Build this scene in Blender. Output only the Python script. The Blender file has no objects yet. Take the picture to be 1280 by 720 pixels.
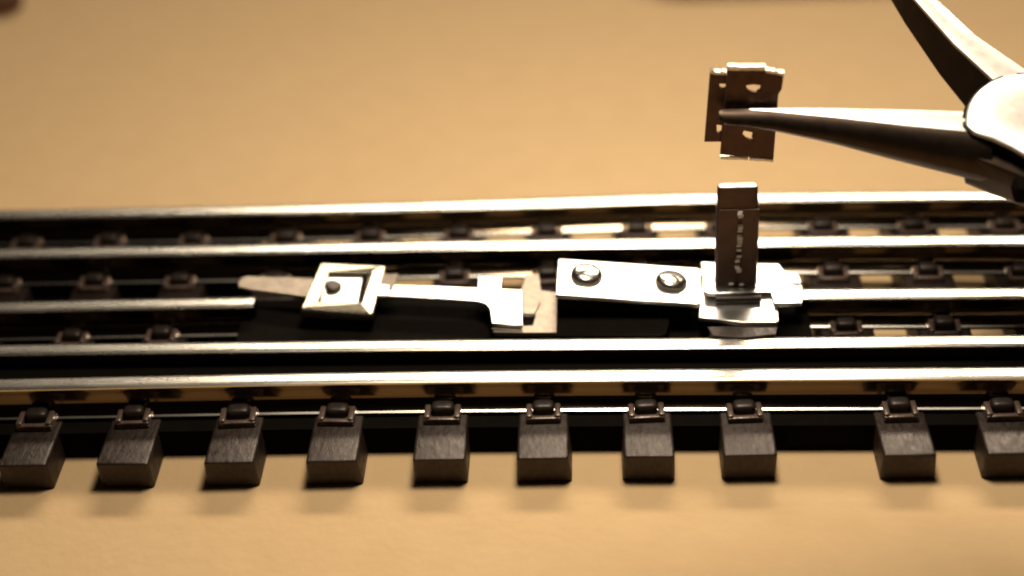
import bpy, bmesh, math, random
from mathutils import Vector, Matrix
random.seed(7)
S = bpy.context.scene
COL = S.collection
# one Blender unit is one millimetre of the real macro subject

# ------------------------------------------------------------------ camera
cd = bpy.data.cameras.new('camera'); cam = bpy.data.objects.new('camera', cd); COL.objects.link(cam)
R_ = Vector((0.99842607, 0.03128968, -0.0465439)); U_ = Vector((0.01977419, 0.58020434, 0.81423087))
F_ = Vector((-0.052482, 0.81386969, -0.57867241)); C_ = Vector((3.9987, -82.8867, 73.1772))
M = Matrix.Identity(4)
for i in range(3):
    M[i][0] = R_[i]; M[i][1] = U_[i]; M[i][2] = -F_[i]; M[i][3] = C_[i]
cam.matrix_world = M
cd.lens = 56.888; cd.sensor_width = 36; cd.clip_start = 1; cd.clip_end = 3000
cd.dof.use_dof = True; cd.dof.focus_distance = 113.0; cd.dof.aperture_fstop = 0.0175
S.camera = cam

# ------------------------------------------------------------------ world, lamps, exposure
w = bpy.data.worlds.new('World'); S.world = w; w.use_nodes = True
w.node_tree.nodes['Background'].inputs[0].default_value = (1.0, 0.72, 0.48, 1)
w.node_tree.nodes['Background'].inputs[1].default_value = 0.012

def area(name, loc, target, size, size_y, power, col, spread=180):
    l = bpy.data.lights.new(name, 'AREA'); l.shape = 'RECTANGLE'; l.size = size; l.size_y = size_y
    l.energy = power; l.color = col; l.spread = math.radians(spread)
    o = bpy.data.objects.new(name, l); COL.objects.link(o); o.location = loc
    o.rotation_euler = (Vector(target) - Vector(loc)).to_track_quat('-Z', 'Y').to_euler()
    return o
# desk lamp above and slightly behind the track, and a wide strip light added far behind for highlights on the metal
area('key_lamp', (8, 16, 100), (9, 17, 0), 26, 26, 56000, (1.0, 0.86, 0.68), 110)
area('back_highlight_light', (72, 381, 319), (5, 14, 0), 370, 56, 370000, (1.0, 0.85, 0.66), 60)
S.view_settings.view_transform = 'Standard'; S.view_settings.look = 'None'
S.view_settings.exposure = 0.0; S.view_settings.gamma = 1.0
S.render.engine = 'CYCLES'
try: S.cycles.filter_width = 2.0
except Exception: pass

# ------------------------------------------------------------------ materials
def mat(name, col, rough=0.5, metal=0.0, var=0.15, vscale=1.0, bump=0.0, bscale=4.0, spec=0.5, stretch=(1, 1, 1), rvar=0.1, col2=None):
    m = bpy.data.materials.new(name); m.use_nodes = True
    nt = m.node_tree; n = nt.nodes; L = nt.links; b = n['Principled BSDF']
    tc = n.new('ShaderNodeTexCoord'); mp = n.new('ShaderNodeMapping'); mp.inputs['Scale'].default_value = stretch
    L.new(tc.outputs['Object'], mp.inputs['Vector'])
    nz = n.new('ShaderNodeTexNoise'); nz.inputs['Scale'].default_value = vscale; nz.inputs['Detail'].default_value = 6
    L.new(mp.outputs[0], nz.inputs['Vector'])
    rp = n.new('ShaderNodeMapRange'); rp.inputs['From Min'].default_value = 0.3; rp.inputs['From Max'].default_value = 0.7
    L.new(nz.outputs['Fac'], rp.inputs['Value'])
    mx = n.new('ShaderNodeMix'); mx.data_type = 'RGBA'
    c2 = col2 or tuple(c * (1 - var) for c in col)
    mx.inputs['A'].default_value = (*c2, 1); mx.inputs['B'].default_value = (*col, 1)
    L.new(rp.outputs[0], mx.inputs['Factor']); L.new(mx.outputs['Result'], b.inputs['Base Color'])
    rr = n.new('ShaderNodeMapRange'); rr.inputs['From Min'].default_value = 0.3; rr.inputs['From Max'].default_value = 0.7
    rr.inputs['To Min'].default_value = rough + rvar; rr.inputs['To Max'].default_value = max(0.03, rough - rvar)
    n2 = n.new('ShaderNodeTexNoise'); n2.inputs['Scale'].default_value = vscale * 2.7; n2.inputs['Detail'].default_value = 5
    L.new(mp.outputs[0], n2.inputs['Vector']); L.new(n2.outputs['Fac'], rr.inputs['Value']); L.new(rr.outputs[0], b.inputs['Roughness'])
    b.inputs['Metallic'].default_value = metal; b.inputs['Specular IOR Level'].default_value = spec
    if bump:
        n3 = n.new('ShaderNodeTexNoise'); n3.inputs['Scale'].default_value = bscale; n3.inputs['Detail'].default_value = 4
        L.new(mp.outputs[0], n3.inputs['Vector'])
        bp = n.new('ShaderNodeBump'); bp.inputs['Strength'].default_value = 1.0; bp.inputs['Distance'].default_value = bump
        L.new(n3.outputs['Fac'], bp.inputs['Height']); L.new(bp.outputs[0], b.inputs['Normal'])
    return m
MT = dict(
    table=mat('tan_paper', (0.455, 0.318, 0.172), 0.85, 0, 0.1, 0.35, 0.06, 1.3, 0.05, col2=(0.435, 0.302, 0.162)),
    rail=mat('nickel_rail', (0.80, 0.76, 0.68), 0.27, 1, 0.12, 0.8, 0, 6, stretch=(0.12, 1, 1), rvar=0.02),
    side=mat('tarnished_rail_side', (0.12, 0.088, 0.055), 0.12, 1, 0.2, 0.8, 0, 6, stretch=(0.12, 1, 1), rvar=0.03),
    sleeper=mat('brown_plastic', (0.014, 0.008, 0.0055), 0.48, 0, 0.35, 0.7, 0.05, 1.6, 0.50, stretch=(1.6, 0.7, 1), rvar=0.12),
    chair=mat('spike_plastic', (0.085, 0.056, 0.044), 0.36, 0, 0.3, 1.6, 0.02, 5, 0.8),
    black=mat('black_plastic', (0.005, 0.004, 0.003), 0.85, 0, 0.2, 1, 0, 3, 0.02),
    bright=mat('bright_plated_steel', (0.85, 0.83, 0.79), 0.30, 1, 0.1, 0.9, 0, 5, rvar=0.02),
    dull=mat('dull_plated_steel', (0.30, 0.25, 0.20), 0.50, 1, 0.3, 1.6, 0.003, 6, rvar=0.03),
    frame=mat('pale_brass', (0.36, 0.32, 0.24), 0.22, 1, 0.15, 1.3, 0, 6, rvar=0.015),
    dark=mat('dark_steel_and_shade', (0.035, 0.025, 0.02), 0.45, 0.5, 0.3, 2, 0.02, 5),
    screw=mat('screw_steel', (0.82, 0.76, 0.68), 0.22, 1, 0.25, 1.5, 0, 5, rvar=0.03),
    post=mat('bare_tinplate', (0.10, 0.062, 0.048), 0.42, 0.85, 0.25, 0.6, 0.002, 4, rvar=0.08),
    held=mat('brown_tinplate', (0.09, 0.05, 0.036), 0.45, 0.8, 0.12, 0.7, 0.002, 4),
    edge=mat('bright_metal_edge', (0.88, 0.82, 0.74), 0.38, 1, 0.2, 3, 0.05, 6),  # brighter metal for the post top and bracket rims
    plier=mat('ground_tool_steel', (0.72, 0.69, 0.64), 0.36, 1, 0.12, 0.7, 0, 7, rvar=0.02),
    pside=mat('shaded_tool_steel', (0.05, 0.036, 0.027), 0.42, 1, 0.25, 0.7, 0, 7, rvar=0.03),  # plier steel repeated dark, for the sides in shade
    seam_glint=mat('pale_glint', (0.85, 0.80, 0.74), 0.35, 0.0, 0.2, 3, 0.05, 6, 0.8),  # pale colour for the painted glints in the post seam
    wood=mat('red_brown_wood', (0.16, 0.055, 0.02), 0.5, 0, 0.3, 0.3),
)

for k_ in ('sleeper', 'chair'):
    MT[k_].node_tree.nodes['Principled BSDF'].inputs['Specular Tint'].default_value = (1.0, 0.87, 0.79, 1)

# ------------------------------------------------------------------ helpers
def link(name, bm, m, parent=None, smooth=False, mw=None):
    me = bpy.data.meshes.new(name)
    bmesh.ops.recalc_face_normals(bm, faces=bm.faces); bm.to_mesh(me); bm.free()
    if smooth:
        for p in me.polygons: p.use_smooth = True
        try: me.set_sharp_from_angle(angle=math.radians(35))
        except Exception: pass
    me.materials.append(MT[m])
    o = bpy.data.objects.new(name, me); COL.objects.link(o)
    if parent: o.parent = parent
    if mw is not None: o.matrix_local = mw
    return o
def thing(name, label, cat, loc=(0, 0, 0), group=None):
    o = bpy.data.objects.new(name, None); COL.objects.link(o); o.location = loc; o.empty_display_size = 1
    o['label'] = label; o['category'] = cat
    if group: o['group'] = group
    return o
def box(bm, x0, x1, y0, y1, z0, z1, bev=0.0, seg=2, mw=None):
    g = bmesh.ops.create_cube(bm, size=1.0); vs = g['verts']
    for v in vs:
        v.co = Vector(((x0 + x1) / 2 + v.co.x * (x1 - x0), (y0 + y1) / 2 + v.co.y * (y1 - y0), (z0 + z1) / 2 + v.co.z * (z1 - z0)))
        if mw is not None: v.co = mw @ v.co
    if bev > 0:
        es = list({e for v in vs for e in v.link_edges})
        bmesh.ops.bevel(bm, geom=es, offset=bev, segments=seg, affect='EDGES', profile=0.5)
def sheet(name, outline, holes, z0, z1, bev, m, parent, mw=None, smooth=True):
    """A flat plate with a traced outline, real thickness and a small edge bevel."""
    cu = bpy.data.curves.new(name, 'CURVE'); cu.dimensions = '2D'; cu.fill_mode = 'BOTH'
    for poly in [outline] + list(holes):
        sp = cu.splines.new('POLY'); sp.points.add(len(poly) - 1)
        for i, (x, y) in enumerate(poly): sp.points[i].co = (x, y, 0, 1)
        sp.use_cyclic_u = True
    cu.extrude = max(0.001, (z1 - z0) / 2 - bev); cu.bevel_depth = bev; cu.bevel_resolution = 2; cu.offset = -bev
    t = bpy.data.objects.new('t', cu); COL.objects.link(t)
    bpy.context.view_layer.update()
    me = bpy.data.meshes.new_from_object(t.evaluated_get(bpy.context.evaluated_depsgraph_get()))
    bpy.data.objects.remove(t); bpy.data.curves.remove(cu)
    bm = bmesh.new(); bm.from_mesh(me); bpy.data.meshes.remove(me)
    bmesh.ops.remove_doubles(bm, verts=bm.verts, dist=1e-4)
    for v in bm.verts: v.co.z += (z0 + z1) / 2
    return link(name, bm, m, parent, False, mw)
def loft(bm, secs, cap=True):
    rows = [[bm.verts.new(p) for p in s] for s in secs]; n = len(rows[0])
    for a, b in zip(rows, rows[1:]):
        for i in range(n): bm.faces.new((a[i], a[(i + 1) % n], b[(i + 1) % n], b[i]))
    if cap: bm.faces.new(rows[0][::-1]); bm.faces.new(rows[-1])
def catmull(pts, n=8):
    P = [Vector(p) for p in pts]; P = [P[0] * 2 - P[1]] + P + [P[-1] * 2 - P[-2]]; out = []
    for i in range(1, len(P) - 2):
        for k in range(n):
            t = k / n; a, b, c, d = P[i - 1:i + 3]
            out.append(0.5 * ((2 * b) + (c - a) * t + (2 * a - 5 * b + 4 * c - d) * t * t + (3 * b - a - 3 * c + d) * t ** 3))
    out.append(P[-2]); return out

# ------------------------------------------------------------------ the table
def table():
    bm = bmesh.new()
    N = 60
    vs = [[bm.verts.new((-500 + 1000 * i / N, -300 + 900 * j / N, -2.4)) for j in range(N + 1)] for i in range(N + 1)]
    for i in range(N):
        for j in range(N): bm.faces.new((vs[i][j], vs[i + 1][j], vs[i + 1][j + 1], vs[i][j + 1]))
    o = link('table_surface', bm, 'table'); o['kind'] = 'structure'
table()

# ------------------------------------------------------------------ the track
track = thing('model_railway_track', 'model railway switch track with five bright metal rails on dark brown sleepers', 'track', (0, 0, -2.4))
INV = Matrix.Translation((0, 0, 2.4))
RAILS = dict(
    A=[(-70, 28.9), (-45.3, 28.55), (-25.2, 28.34), (-15.2, 28.29), (-5.4, 28.4), (3.7, 28.59), (11.5, 28.68), (17.95, 28.55), (36.9, 28.0), (60, 27.3)],
    B=[(-70, 22.9), (-43.6, 22.7), (-22.9, 22.55), (-2.6, 22.45), (17.3, 22.13), (36.8, 21.58), (60, 20.9)],
    C1=[(-70, 15.5), (-41.4, 15.35), (-32.2, 15.4), (-21.86, 15.4)],
    C2=[(18.7, 15.1), (35.2, 14.67), (60, 14.1)],
    D=[(-70, 9.9), (-39.8, 9.93), (-27, 9.86), (-14.4, 9.73), (-2.2, 9.56), (10.4, 9.33), (34, 8.95), (60, 8.5)],
    E=[(-70, 5.7), (-38.6, 5.9), (-21.4, 6.0), (-14, 6.0), (-2.1, 5.92), (10.2, 5.74), (33.2, 5.31), (60, 4.9)])
_h = [(-1.2, 0.02), (-1.2, 0.22), (-1.02, 0.27), (-0.48, 0.66), (-0.32, 0.90), (-0.30, 1.80), (-0.45, 1.97), (-0.64, 2.06), (-0.66, 2.38), (-0.63, 2.47), (-0.55, 2.52), (-0.3, 2.545)]
PROF = _h + [(0, 2.553)] + [(-a, b) for a, b in _h[::-1]]
for k, pts in RAILS.items():
    c = catmull([(x, y, 0) for x, y in pts]); bm = bmesh.new(); secs = []
    for i, p in enumerate(c):
        d = (c[min(i + 1, len(c) - 1)] - c[max(i - 1, 0)]).normalized(); n = Vector((-d.y, d.x, 0))
        secs.append([p + n * a + Vector((0, 0, b)) for a, b in PROF])
    loft(bm, secs)
    ro = link('rail', bm, 'rail', track, True, INV); ro.data.materials.append(MT['side'])
    for f in ro.data.polygons:      # running surface is rubbed bright; the foot lip gets the same bright metal
        if f.center.z < 2.40 and not (f.center.z < 0.26 and f.normal.z > 0.5): f.material_index = 1

def rail_y(k, x):
    if k == 'C': k = 'C1' if x < 0 else 'C2'
    pts = RAILS[k]
    for (a, b), (c, d) in zip(pts, pts[1:]):
        if a <= x <= c: return b + (d - b) * (x - a) / (c - a)
    return pts[-1][1]

def spike_mesh():
    """Moulded chair: a raised square loop at the rail foot with a rounded nub over the foot edge (front of foot at y = 0)."""
    bm = bmesh.new()
    box(bm, -1.22, 1.22, -1.10, 0.25, 0.0, 0.24, 0.08)
    box(bm, -1.22, -0.80, -1.05, 0.35, 0.2, 0.74, 0.12); box(bm, 0.80, 1.22, -1.05, 0.35, 0.2, 0.74, 0.12)
    box(bm, -1.22, 1.22, -1.10, -0.74, 0.2, 0.52, 0.10)
    g = bmesh.ops.create_icosphere(bm, subdivisions=3, radius=1.0)
    for v in g['verts']:
        x, y, z = v.co; q = lambda a: math.copysign(abs(a) ** 0.5, a)
        v.co = Vector((q(x) * 0.78, 0.0 + q(y) * 0.50, 0.55 + q(z) * 0.50))
    return bm
sp0 = None
def spike_slots(o):
    o.data.materials.append(MT['dark'])      # nub painted dark, standing for the shade on its front
    for f in o.data.polygons:
        c = f.center
        if abs(c.x) < 0.79 and c.y > -0.56 and c.z > 0.26: f.material_index = 1
def sleeper(x, y0, y1, rails, wdt=3.55, jit=0.0, skip=()):
    global sp0
    bm = bmesh.new()
    g = bmesh.ops.create_cube(bm, size=1.0)
    for v in g['verts']:
        top = v.co.z > 0; hw = wdt / 2 if top else wdt / 2 + 0.12
        v.co = Vector((x + (1 if v.co.x > 0 else -1) * hw + jit * random.uniform(-1, 1) * 0.12, (y1 if v.co.y > 0 else (y0 if top else y0 + 0.22)) + random.uniform(-.05, .05), -0.0 if top else -2.4))
    bmesh.ops.bevel(bm, geom=[e for e in bm.edges], offset=0.22, segments=3, affect='EDGES', profile=0.55)
    s = link('sleeper', bm, 'sleeper', track, True, INV)
    for k in rails:
        if (k in skip): continue
        fx = x + random.uniform(-0.15, 0.1)
        m = Matrix.Translation((fx, rail_y(k, x) - 1.2, 0.0)) @ Matrix.Rotation(random.uniform(-.05, .05), 4, 'Z') @ Matrix.Diagonal((random.uniform(.94, 1.05), random.uniform(.93, 1.07), random.uniform(.9, 1.08), 1))
        if sp0 is None: o = link('rail_spike', spike_mesh(), 'chair', s, True); spike_slots(o)
        else: o = sp0.copy(); COL.objects.link(o); o.parent = s
        sp0 = sp0 or o; o.matrix_local = m
    return s
XS = [(-50.4, 'ABC'), (-43.2, 'ABCDE'), (-36.0, 'ABCDE'), (-28.95, 'ABCDE'), (-21.5, 'ABDE'), (-14.35, 'ABE'), (-7.08, 'ABE'), (0.1, 'ABE'), (7.27, 'ABE'), (14.15, 'ABE')]
for x, r in XS: sleeper(x, 0.0, 32.5, r, jit=1)
for x in (22.4, 29.55, 36.7, 43.9): sleeper(x, 8.0, 32.5, 'ABC', 3.9, jit=1)
for x in (24.75, 31.65, 38.8): sleeper(x, 0.0 - 0.25, 7.6, 'E', jit=1)

# dark moulded stringers that tie the sleepers together under the rails
def stringer(y, x0, x1, hw=1.15, z1=-0.02):
    bm = bmesh.new()
    n = 12
    secs = []
    for i in range(n + 1):
        x = x0 + (x1 - x0) * i / n; yy = rail_y(y, x)
        secs.append([(x, yy - hw, -2.38), (x, yy + hw, -2.38), (x, yy + hw, z1), (x, yy - hw, z1)])
    loft(bm, secs); link('stringer', bm, 'black', track, False, INV)
stringer('E', -69, 59, 2.45, -0.12); stringer('D', -69, 59); stringer('B', -69, -21); stringer('A', -69, -24); stringer('C1', -69, -20.6)
bm = bmesh.new(); loft(bm, [[(x, rail_y('E', x) + .45, -2.39), (x, rail_y('D', x) - .45, -2.39), (x, rail_y('D', x) - .45, 1.2), (x, rail_y('E', x) + .45, 1.2)] for x in range(-69, 60, 8)])
link('gap_shade_strip', bm, 'black', track, False, INV)  # added black strip, keeps the gap between the front rails dark
bm = bmesh.new(); box(bm, -69, -19.5, 9, 24, -2.38, -1.2); link('bed_web', bm, 'black', track, False, INV)
bm = bmesh.new(); box(bm, -23.0, 19.6, 10.4, 17.5, -2.37, 1.2, 0.15); link('mechanism_bed', bm, 'black', track, False, INV)

# ------------------------------------------------------------------ mechanism lying on the track
# long base plate with the screwed bar
bar = thing('screwed_bar', 'shiny plated bar held by two round-headed screws, on a long base plate painted dark where the bar shades it', 'metal bar', (2.6, 13.5, 1.9))
B0 = Matrix.Translation((-2.6, -13.5, -1.9))
sheet('base_plate', [(-3.6, 10.95), (1.0, 10.8), (1.0, 15.8), (-0.2, 16.1), (-0.4, 18.2), (-1.4, 18.3), (-1.75, 15.9), (-3.6, 15.0)],
      [[(-1.55, 12.9), (-0.55, 12.9), (-0.75, 11.7), (-1.45, 11.7)]], 2.40, 2.54, 0.04, 'dull', bar, B0)
sheet('plate_shade', [(-3.5, 10.75), (8.4, 10.35), (8.9, 10.6), (9.2, 12.0), (9.2, 15.4), (-3.0, 15.7)], [], 1.95, 2.38, 0.05, 'black', bar, B0)  # rest of the base plate, painted black as the bar's shadow
sheet('tab', [(-1.5, 15.4), (-1.45, 12.95), (-0.62, 12.95), (-0.25, 14.4), (-0.7, 15.6)], [], 2.56, 2.70, 0.04, 'dull', bar, B0)
TB = B0 @ Matrix.Translation((6.3, 14.8, 3.95)) @ Matrix.Rotation(math.radians(-2.2), 4, 'Z') @ Matrix.Rotation(math.radians(4.6), 4, 'Y')
sheet('bar', [(-5.24, -2.27), (5.05, -2.27), (5.3, -2.0), (5.3, 2.0), (5.1, 2.27), (-5.24, 2.27)], [], -0.2, 0.17, 0.05, 'bright', bar, TB)
bm = bmesh.new(); box(bm, -5.1, 4.7, -2.05, 2.1, -1.45, -0.2, 0.05); link('under_bar_shade', bm, 'black', bar, False, TB)  # black block stands in for the shaded void below the bar
def screw_mesh(r=1.2, h=0.62):
    bm = bmesh.new(); n = 40; prof = [(0.80 * r, 0), (r, 0.05), (r, 0.25 * h), (0.97 * r, 0.5 * h), (0.85 * r, 0.78 * h), (0.6 * r, 0.94 * h), (0.3 * r, h), (0.06 * r, h * 1.01)]
    loft(bm, [[(a * math.cos(2 * math.pi * i / n), a * math.sin(2 * math.pi * i / n), z) for i in range(n)] for a, z in prof])
    return bm
for sx, sy, rot in ((-3.1, 0.28, 0.6), (3.15, 0.2, 2.2)):
    mwx = TB @ Matrix.Translation((sx, sy, 0.17)) @ Matrix.Rotation(rot, 4, 'Z') @ Matrix.Rotation(math.radians(5), 4, 'X')
    s = link('screw', screw_mesh(), 'screw', bar, True, mwx)
    bm = bmesh.new(); box(bm, -1.0, 0.05, -0.13, 0.13, 0.45, 0.66, 0.02); link('screw_slot', bm, 'dark', s)

# link strip with a crosswise end
lk = thing('link_strip', 'bright plated strip widening into a cross-shaped end left of the screwed bar', 'metal strip', (-6, 14, 1.9))
L0 = Matrix.Translation((6, -14, -1.9))
sheet('strip', [(-12.55, 16.6), (-12.55, 15.25), (-8.3, 14.75), (-4.9, 14.25), (-4.25, 13.9), (-3.9, 13.2), (-3.68, 11.45), (-1.46, 11.15), (-1.62, 15.55), (-3.22, 15.7), (-3.15, 17.2), (-4.98, 17.3), (-4.9, 15.9), (-8.4, 16.25)],
      [], 2.72, 3.0, 0.05, 'bright', lk, L0)
sheet('lip', [(-3.7, 11.42), (-1.46, 11.12), (-1.46, 10.95), (-3.7, 11.25)], [], 2.44, 2.63, 0.02, 'dull', lk, L0)

# sliding frame with its tongue and bolt
fr = thing('sliding_frame', 'small pale brass frame with dark bolt inside and a dull tongue pointing left', 'metal frame', (-15, 16.5, 1.9))
F0 = Matrix.Translation((15, -16.5, -1.9))
Fo = [(-17.35, 19.75), (-12.22, 19.45), (-12.62, 13.0), (-18.1, 13.6)]
Fi = [(-16.55, 18.35), (-13.25, 18.2), (-13.6, 14.45), (-16.95, 14.75)]
bm = bmesh.new()
def ring(pts, z, f=0.0):
    cx = sum(p[0] for p in pts) / 4; cy = sum(p[1] for p in pts) / 4
    return [(cx + (p[0] - cx) * (1 - f), cy + (p[1] - cy) * (1 - f), z) for p in pts]
rs = [ring(Fo, 2.3), ring(Fo, 2.85), ring(Fo, 2.97, .035), ring(Fo, 3.0, .07), ring(Fi, 2.98, -.10), ring(Fi, 2.90), ring(Fi, 2.62, .02)]
for q_ in (1, 2, 3):
    for v_ in (1, 2): rs[q_][v_] = (rs[q_][v_][0], rs[q_][v_][1], rs[q_][v_][2] - 0.17)
rows = [[bm.verts.new(p) for p in r] for r in rs]
for a, b in zip(rows, rows[1:] + rows[:1]):
    for i in range(4): bm.faces.new((a[i], a[(i + 1) % 4], b[(i + 1) % 4], b[i]))
bmesh.ops.bevel(bm, geom=[e for e in bm.edges if abs(e.verts[0].co.z - e.verts[1].co.z) > 0.02], offset=0.06, segments=2, affect='EDGES')
link('frame', bm, 'frame', fr, False, F0)
sheet('inner_plate', [(-17.0, 18.6), (-13.1, 18.5), (-13.4, 14.2), (-17.2, 14.5)], [], 2.3, 2.66, 0.03, 'bright', fr, F0)
bm = bmesh.new(); box(bm, -0.42, 0.42, -1.9, 1.9, -0.07, 0.07, 0.03); link('spring_leaf', bm, 'frame', fr, False, F0 @ Matrix.Translation((-13.75, 16.3, 2.72)) @ Matrix.Rotation(math.radians(-35), 4, 'Y'))
bolt = link('bolt', screw_mesh(0.66, 0.22), 'dark', fr, True, F0 @ Matrix.Translation((-16.0, 16.75, 2.84)) @ Matrix.Rotation(math.radians(12), 4, 'Y'))
bm = bmesh.new(); bmesh.ops.create_cone(bm, cap_ends=True, segments=24, radius1=0.42, radius2=0.62, depth=0.9, matrix=Matrix.Translation((0, -0.1, -0.44))); link('bolt_shank', bm, 'dark', bolt, True)
sheet('tongue', [(-23.4, 17.75), (-23.25, 18.1), (-22.9, 18.3), (-19.8, 18.05), (-17.1, 17.75), (-16.7, 17.6), (-16.7, 15.1), (-17.2, 15.25), (-22.1, 16.45), (-23.35, 16.95)], [], 2.62, 2.86, 0.05, 'dull', fr, F0)
sheet('flap', [(-12.35, 18.05), (-11.15, 17.95), (-11.35, 15.7), (-12.5, 15.8)], [], 2.7, 2.98, 0.06, 'dull', fr, F0 @ Matrix.Translation((-11.9, 16.9, 2.9)) @ Matrix.Rotation(math.radians(-6), 4, 'Y') @ Matrix.Translation((11.9, -16.9, -2.9)))

# bracket and upright post
br = thing('post_bracket', 'stacked bright plates and collar carrying the upright brown post, notched at the right', 'bracket', (15, 14.5, 1.9))
P0 = Matrix.Translation((-15, -14.5, -1.9))
sheet('lower_plate', [(11.3, 11.7), (14.5, 11.0), (16.85, 10.95), (17.0, 11.2), (17.1, 13.4), (17.1, 17.6), (11.9, 17.6), (11.5, 13.2)], [], 2.62, 3.0, 0.05, 'bright', br, P0)
sheet('rail_clip', [(11.9, 10.9), (12.2, 9.85), (14.6, 9.6), (16.7, 9.9), (16.9, 10.85)], [], 2.57, 2.72, 0.05, 'sleeper', br, P0)
bm = bmesh.new(); box(bm, 12.0, 16.75, 9.95, 11.2, 1.4, 2.6, 0.2); link('clip_block', bm, 'dark', br, False, P0)
sheet('upper_plate', [(12.0, 14.9), (12.0, 17.95), (17.55, 17.55), (17.85, 16.65), (18.85, 16.2), (18.95, 15.25), (18.4, 15.28), (18.0, 15.05), (18.2, 14.8), (18.95, 14.7), (18.75, 12.75), (16.9, 12.75), (16.8, 14.2), (12.0, 14.2)],
      [], 3.08, 3.42, 0.05, 'bright', br, P0)
sheet('collar', [(11.85, 17.7), (12.55, 17.65), (12.5, 15.0), (12.8, 14.55), (15.95, 14.5), (15.95, 13.65), (12.1, 13.65), (11.8, 13.95)], [], 3.43, 3.72, 0.07, 'bright', br, P0)
bm = bmesh.new()
bmesh.ops.create_cone(bm, cap_ends=True, segments=24, radius1=0.3, radius2=0.3, depth=3.3, matrix=Matrix.Translation((14.3, 13.45, 3.28)) @ Matrix.Rotation(math.pi / 2, 4, 'Y'))
link('rolled_edge', bm, 'dark', br, True, P0)

po = thing('folded_post', 'upright dark brown folded sheet-metal post with a split seam and bright top edge', 'post', (14.2, 14.9, 3.7))
def tube_sec(z, wd, dp, cx):
    out = []
    rr = 0.28
    for qx, qy, a0 in ((1, 1, 0), (-1, 1, 90), (-1, -1, 180), (1, -1, 270)):
        for a in range(0, 91, 18):
            t = math.radians(a0 + a)
            out.append((cx + qx * (wd / 2 - rr) + rr * math.cos(t), qy * (dp / 2 - rr) + rr * math.sin(t), z))
    return out
bm = bmesh.new()
prof = [(-0.45, 2.95, 0.02), (0.2, 3.12, 0.0), (6.7, 3.05, -0.08), (6.9, 2.93, -0.1), (8.34, 2.84, -0.14), (8.44, 2.72, -0.14)]
inner = [(8.44, 2.46, -0.14), (8.0, 2.4, -0.14)]
loft(bm, [tube_sec(z, wd, 0.80, cx) for z, wd, cx in prof] + [tube_sec(z, wd, 0.5, cx) for z, wd, cx in inner])
body = link('body', bm, 'post', po, True)
# flap folded over the front: two panels leave a narrow seam
for a, b in ((-1.42, -0.07), (0.19, 1.42)):
    bm = bmesh.new(); box(bm, a, b, -0.54, -0.39, 0.05, 6.75, 0.05); link('front_flap', bm, 'post', po, False)
for z, h, dx in ((6.45, .34, -.04), (6.2, .22, .06), (5.35, .34, .02), (5.0, .22, .04), (4.45, .36, .03), (4.15, .3, .0), (3.8, .34, .03), (3.3, .14, .04), (2.75, .16, .0), (2.35, .2, -.03), (1.8, .32, -.06), (1.52, .3, .06), (0.3, .15, -.5), (0.25, .14, .25)):
    bm = bmesh.new(); box(bm, -0.17, 0.17, -0.12, 0.12, -h / 2, h / 2, 0.04, 1)
    for v in bm.verts: v.co.x += 0.05 * math.sin(v.co.z * 9 + z * 5); v.co.y -= 0.05 * v.co.z / h
    link('glint_bead', bm, 'seam_glint', po, False, Matrix.Translation((0.08 + dx, -0.55, z)) @ Matrix.Rotation(math.radians(-48), 4, 'X'))  # pale beads painted in as the glints along the seam
bm = bmesh.new()
loft(bm, [tube_sec(z, wd, d, -0.14) for z, wd, d in ((8.42, 2.74, .66), (8.50, 2.74, .66), (8.53, 2.66, 0.60))]); link('top_edge', bm, 'edge', po, True)

# ------------------------------------------------------------------ the held bracket
hb = thing('slotted_bracket', 'small brown folded metal bracket with four holes, gripped by the pliers above the post', 'bracket', (14.2, 14.0, 14.8))
HM = Matrix.Translation((-14.2, -14.0, -14.8)) @ Matrix.Translation((0, 14.0, 0)) @ Matrix.Rotation(math.pi / 2, 4, 'X')
sheet('front_plate', [(12.98, 22.0), (15.5, 21.95), (15.51, 21.75), (16.74, 21.48), (16.66, 20.3), (16.45, 19.9), (16.36, 14.85), (12.68, 15.3), (12.72, 16.3)],
      [[(14.28, 20.65), (14.75, 20.7), (15.25, 20.62), (15.2, 20.3), (14.94, 20.1), (14.5, 20.2), (14.3, 20.4)], [(14.24, 17.15), (14.85, 17.0), (14.8, 16.6), (14.98, 16.36), (14.4, 16.54), (14.15, 16.85)]],
      -0.18, 0.10, 0.04, 'held', hb, HM)
sheet('rear_plate', [(11.85, 21.4), (12.95, 21.3), (13.5, 21.3), (13.5, 15.9), (12.69, 16.1), (11.6, 16.13)],
      [[(12.5, 20.62), (12.93, 20.6), (12.93, 20.28), (12.55, 20.3)], [(12.4, 17.45), (12.75, 17.4), (12.75, 16.9), (12.45, 16.8)]], -0.55, -0.28, 0.04, 'held', hb, HM)
for x0, x1, za, zb, z0_, z1_ in ((13.0, 15.5, 22.0, 21.95, -.12, .16), (15.52, 16.74, 21.72, 21.48, -.1, .1), (12.7, 14.6, 15.1, 14.95, -.1, .06), (14.7, 16.34, 14.93, 14.78, -.1, .08), (11.88, 12.95, 21.4, 21.3, 0, .22)):
    n = 9; yy = -0.05 if x0 > 12 else 0.42
    secs = []
    for i in range(n):
        t = i / (n - 1); x = x0 + (x1 - x0) * t; z = za + (zb - za) * t + random.uniform(-.03, .03); th = random.uniform(0.8, 1.15)
        secs.append([(x - 14.2, yy - .16, z + z0_ * th - 14.8), (x - 14.2, yy + .30, z + z0_ * th - 14.8), (x - 14.2, yy + .30, z + z1_ * th - 14.8), (x - 14.2, yy - .16, z + z1_ * th - 14.8)])
    bm = bmesh.new(); loft(bm, secs); link('bright_rim', bm, 'edge', hb)

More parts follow.
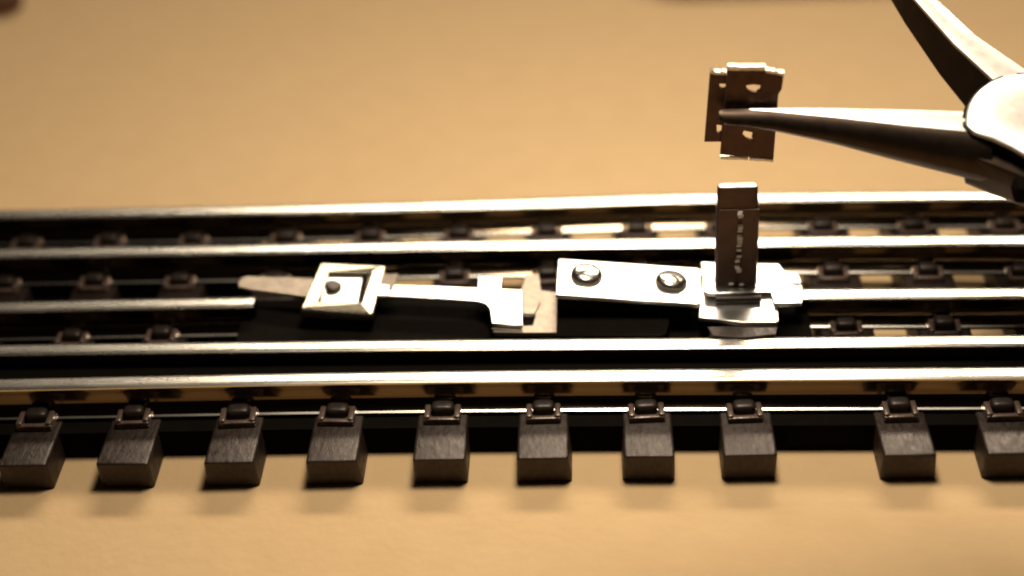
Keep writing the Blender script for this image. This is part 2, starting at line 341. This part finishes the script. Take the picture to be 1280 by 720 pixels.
# ------------------------------------------------------------------ pliers, lying in a plane tipped 20 degrees towards the viewer
TIP = Vector((12.489, 13.0, 19.183)); t20 = math.radians(20)
PX = Vector((1, 0, 0)); PV = Vector((0, math.cos(t20), math.sin(t20))); PN = Vector((0, -math.sin(t20), math.cos(t20)))
PM = Matrix(((PX.x, PV.x, PN.x, TIP.x), (PX.y, PV.y, PN.y, TIP.y), (PX.z, PV.z, PN.z, TIP.z), (0, 0, 0, 1)))
pl = thing('needle_nose_pliers', 'open needle-nose pliers with polished steel jaws reaching in from the right edge', 'pliers', tuple(TIP))
PM.translation = (0, 0, 0)
def jaw(stations, name='jaw'):
    bm = bmesh.new(); secs = []
    for (sx, sy), nrm, a, wt, bul, h, inn in stations:
        nx, ny = nrm
        pr = [(a - inn, -h * 0.86), (a - inn * 0.5, -h * 0.45), (a, -0.06 * h), (a + .05, 0.0), (a + wt * .5, 0.05 * wt), (a + wt, -0.02), (a + wt + bul * .25, -h * .05), (a + wt + bul * .62, -h * .17), (a + wt + bul * .9, -h * .36),
              (a + wt + bul, -h * .55), (a + wt + bul * .92, -h * .72), (a + wt + bul * .7, -h * .86), (a + wt + bul * .35, -h * .96), (a + wt * .4, -h), (a - inn * .8, -h * .97)]
        secs.append([(sx + nx * o_, sy + ny * o_, z) for o_, z in pr])
    loft(bm, secs); return link(name, bm, 'plier', pl, True, PM)
# lower jaw: outward direction is -V
jaw([((-0.05, 0.14), (0, -1), 0, .04, .45, .62, 0), ((0.25, 0.21), (0, -1), 0, .05, .80, .80, 0), ((2.0, 0.26), (0, -1), 0, .10, .95, 1.15, 0), ((3.9, 0.27), (0, -1), 0, .35, 1.0, 1.45, 0), ((8, 0.1), (0, -1), 0, .85, 1.2, 2.2, 0),
     ((12, -.15), (0, -1), 0, 1.38, 1.45, 3.0, 0), ((16.1, -0.45), (0, -1), 0, 1.75, 1.85, 3.75, 0), ((17.6, -0.6), (0, -1), 0, 1.9, 2.0, 3.9, 0)])
d = Vector((-.46, .888)); nn = (0.888, 0.46)
def up(x, y, a, wt, bul, h, inn): return ((x, y), nn, a, wt, bul, h, inn)
jaw([up(19.1, 1.2, 0, 2.6, .7, 3.7, 1.0), up(18.45, 2.2, 0, 2.35, .65, 3.6, .95), up(16.3, 5.58, 0, 1.75, .5, 2.9, .75), up(14.2, 9.8, 0, 1.35, .4, 2.2, .55), up(12.5, 13.2, 0, .85, .3, 1.3, .3), up(11.3, 16.4, 0, .45, .15, .7, .1)])
def shade_pliers():
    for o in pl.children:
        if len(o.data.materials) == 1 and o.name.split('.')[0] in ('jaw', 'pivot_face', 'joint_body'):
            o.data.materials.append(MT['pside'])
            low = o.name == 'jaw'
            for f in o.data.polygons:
                if o.name.startswith('jaw'):     # 15 strips around each jaw: lit flat stays bright, the rest painted as in shade
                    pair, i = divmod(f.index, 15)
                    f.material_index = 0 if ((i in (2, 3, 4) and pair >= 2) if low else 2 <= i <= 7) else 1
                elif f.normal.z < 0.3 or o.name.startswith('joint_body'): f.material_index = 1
# box joint: domed round face over a thicker body
out = []
for a in range(178, -76, -6): out.append((20.6 + 4.62 * math.cos(math.radians(a)), -2.0 + 4.62 * math.sin(math.radians(a))))
out += [(19.6, -4.75), (18.6, -3.85), (17.5, -3.1), (16.4, -2.55)]
bm = bmesh.new()
cxy = (20.6, -1.6)
def sc(f, z): return [(cxy[0] + (x - cxy[0]) * f, cxy[1] + (y - cxy[1]) * f, z) for x, y in out]
loft(bm, [sc(1.0, -0.6), sc(1.0, 0.05), sc(0.985, 0.16), sc(0.95, 0.24), sc(0.8, 0.36), sc(0.5, 0.46), sc(0.2, 0.5)])
link('pivot_face', bm, 'plier', pl, True, PM)
bm = bmesh.new(); loft(bm, [sc(1.03, -0.5), sc(1.03, 0.07)]); link('joint_line', bm, 'black', pl, False, PM)
bo = []
for a in range(190, 60, -10): bo.append((20.6 + 4.5 * math.cos(math.radians(a)), -2.0 + 4.5 * math.sin(math.radians(a))))
bo += [(25, 1.6), (27.5, 0), (27.5, -7.5), (24.5, -7.8), (21.5, -6.6), (19.2, -5.4), (17.4, -4.35), (16.3, -3.7)]
cb = (22, -3)
def sb(f, z): return [(cb[0] + (x - cb[0]) * f, cb[1] + (y - cb[1]) * f, z) for x, y in bo]
bm = bmesh.new(); loft(bm, [sb(.93, -3.9), sb(.98, -3.7), sb(1, -3.3), sb(1, -1.4), sb(.985, -1.1), sb(.95, -0.95)])
link('joint_body', bm, 'plier', pl, True, PM)
bm = bmesh.new(); box(bm, 18.9, 24, -6.4, -3.6, -2.7, -0.98, .4); link('joint_recess', bm, 'black', pl, False, PM)

shade_pliers()

# ------------------------------------------------------------------ blurred thing at the far upper left corner
wb = thing('wooden_handle', 'dark reddish brown rounded object far out of focus at the upper left corner', 'handle', (-61.5, 73.0, -2.4))
bm = bmesh.new(); n = 20
loft(bm, [[(r_ * math.cos(2 * math.pi * i / n) * .6 + k, r_ * math.sin(2 * math.pi * i / n) * .35 + 5 + k * .15, r_ * (1 + math.sin(2 * math.pi * i / n)) * .5) for i in range(n)] for k, r_ in ((-40, 4), (-20, 5), (-4, 5), (0, 4), (2, 2.2))])
link('grip', bm, 'wood', wb, True)

# a dark rounded block lying far behind, just out of view above the middle right
fb = thing('dark_block', 'dark soft-edged object far back at the top edge, right of the middle', 'block', (24, 83.5, -2.4))
bm = bmesh.new(); box(bm, -13, 15, -3.5, 10, 0, 7, 2.5, 4); link('block_body', bm, 'wood', fb, True)
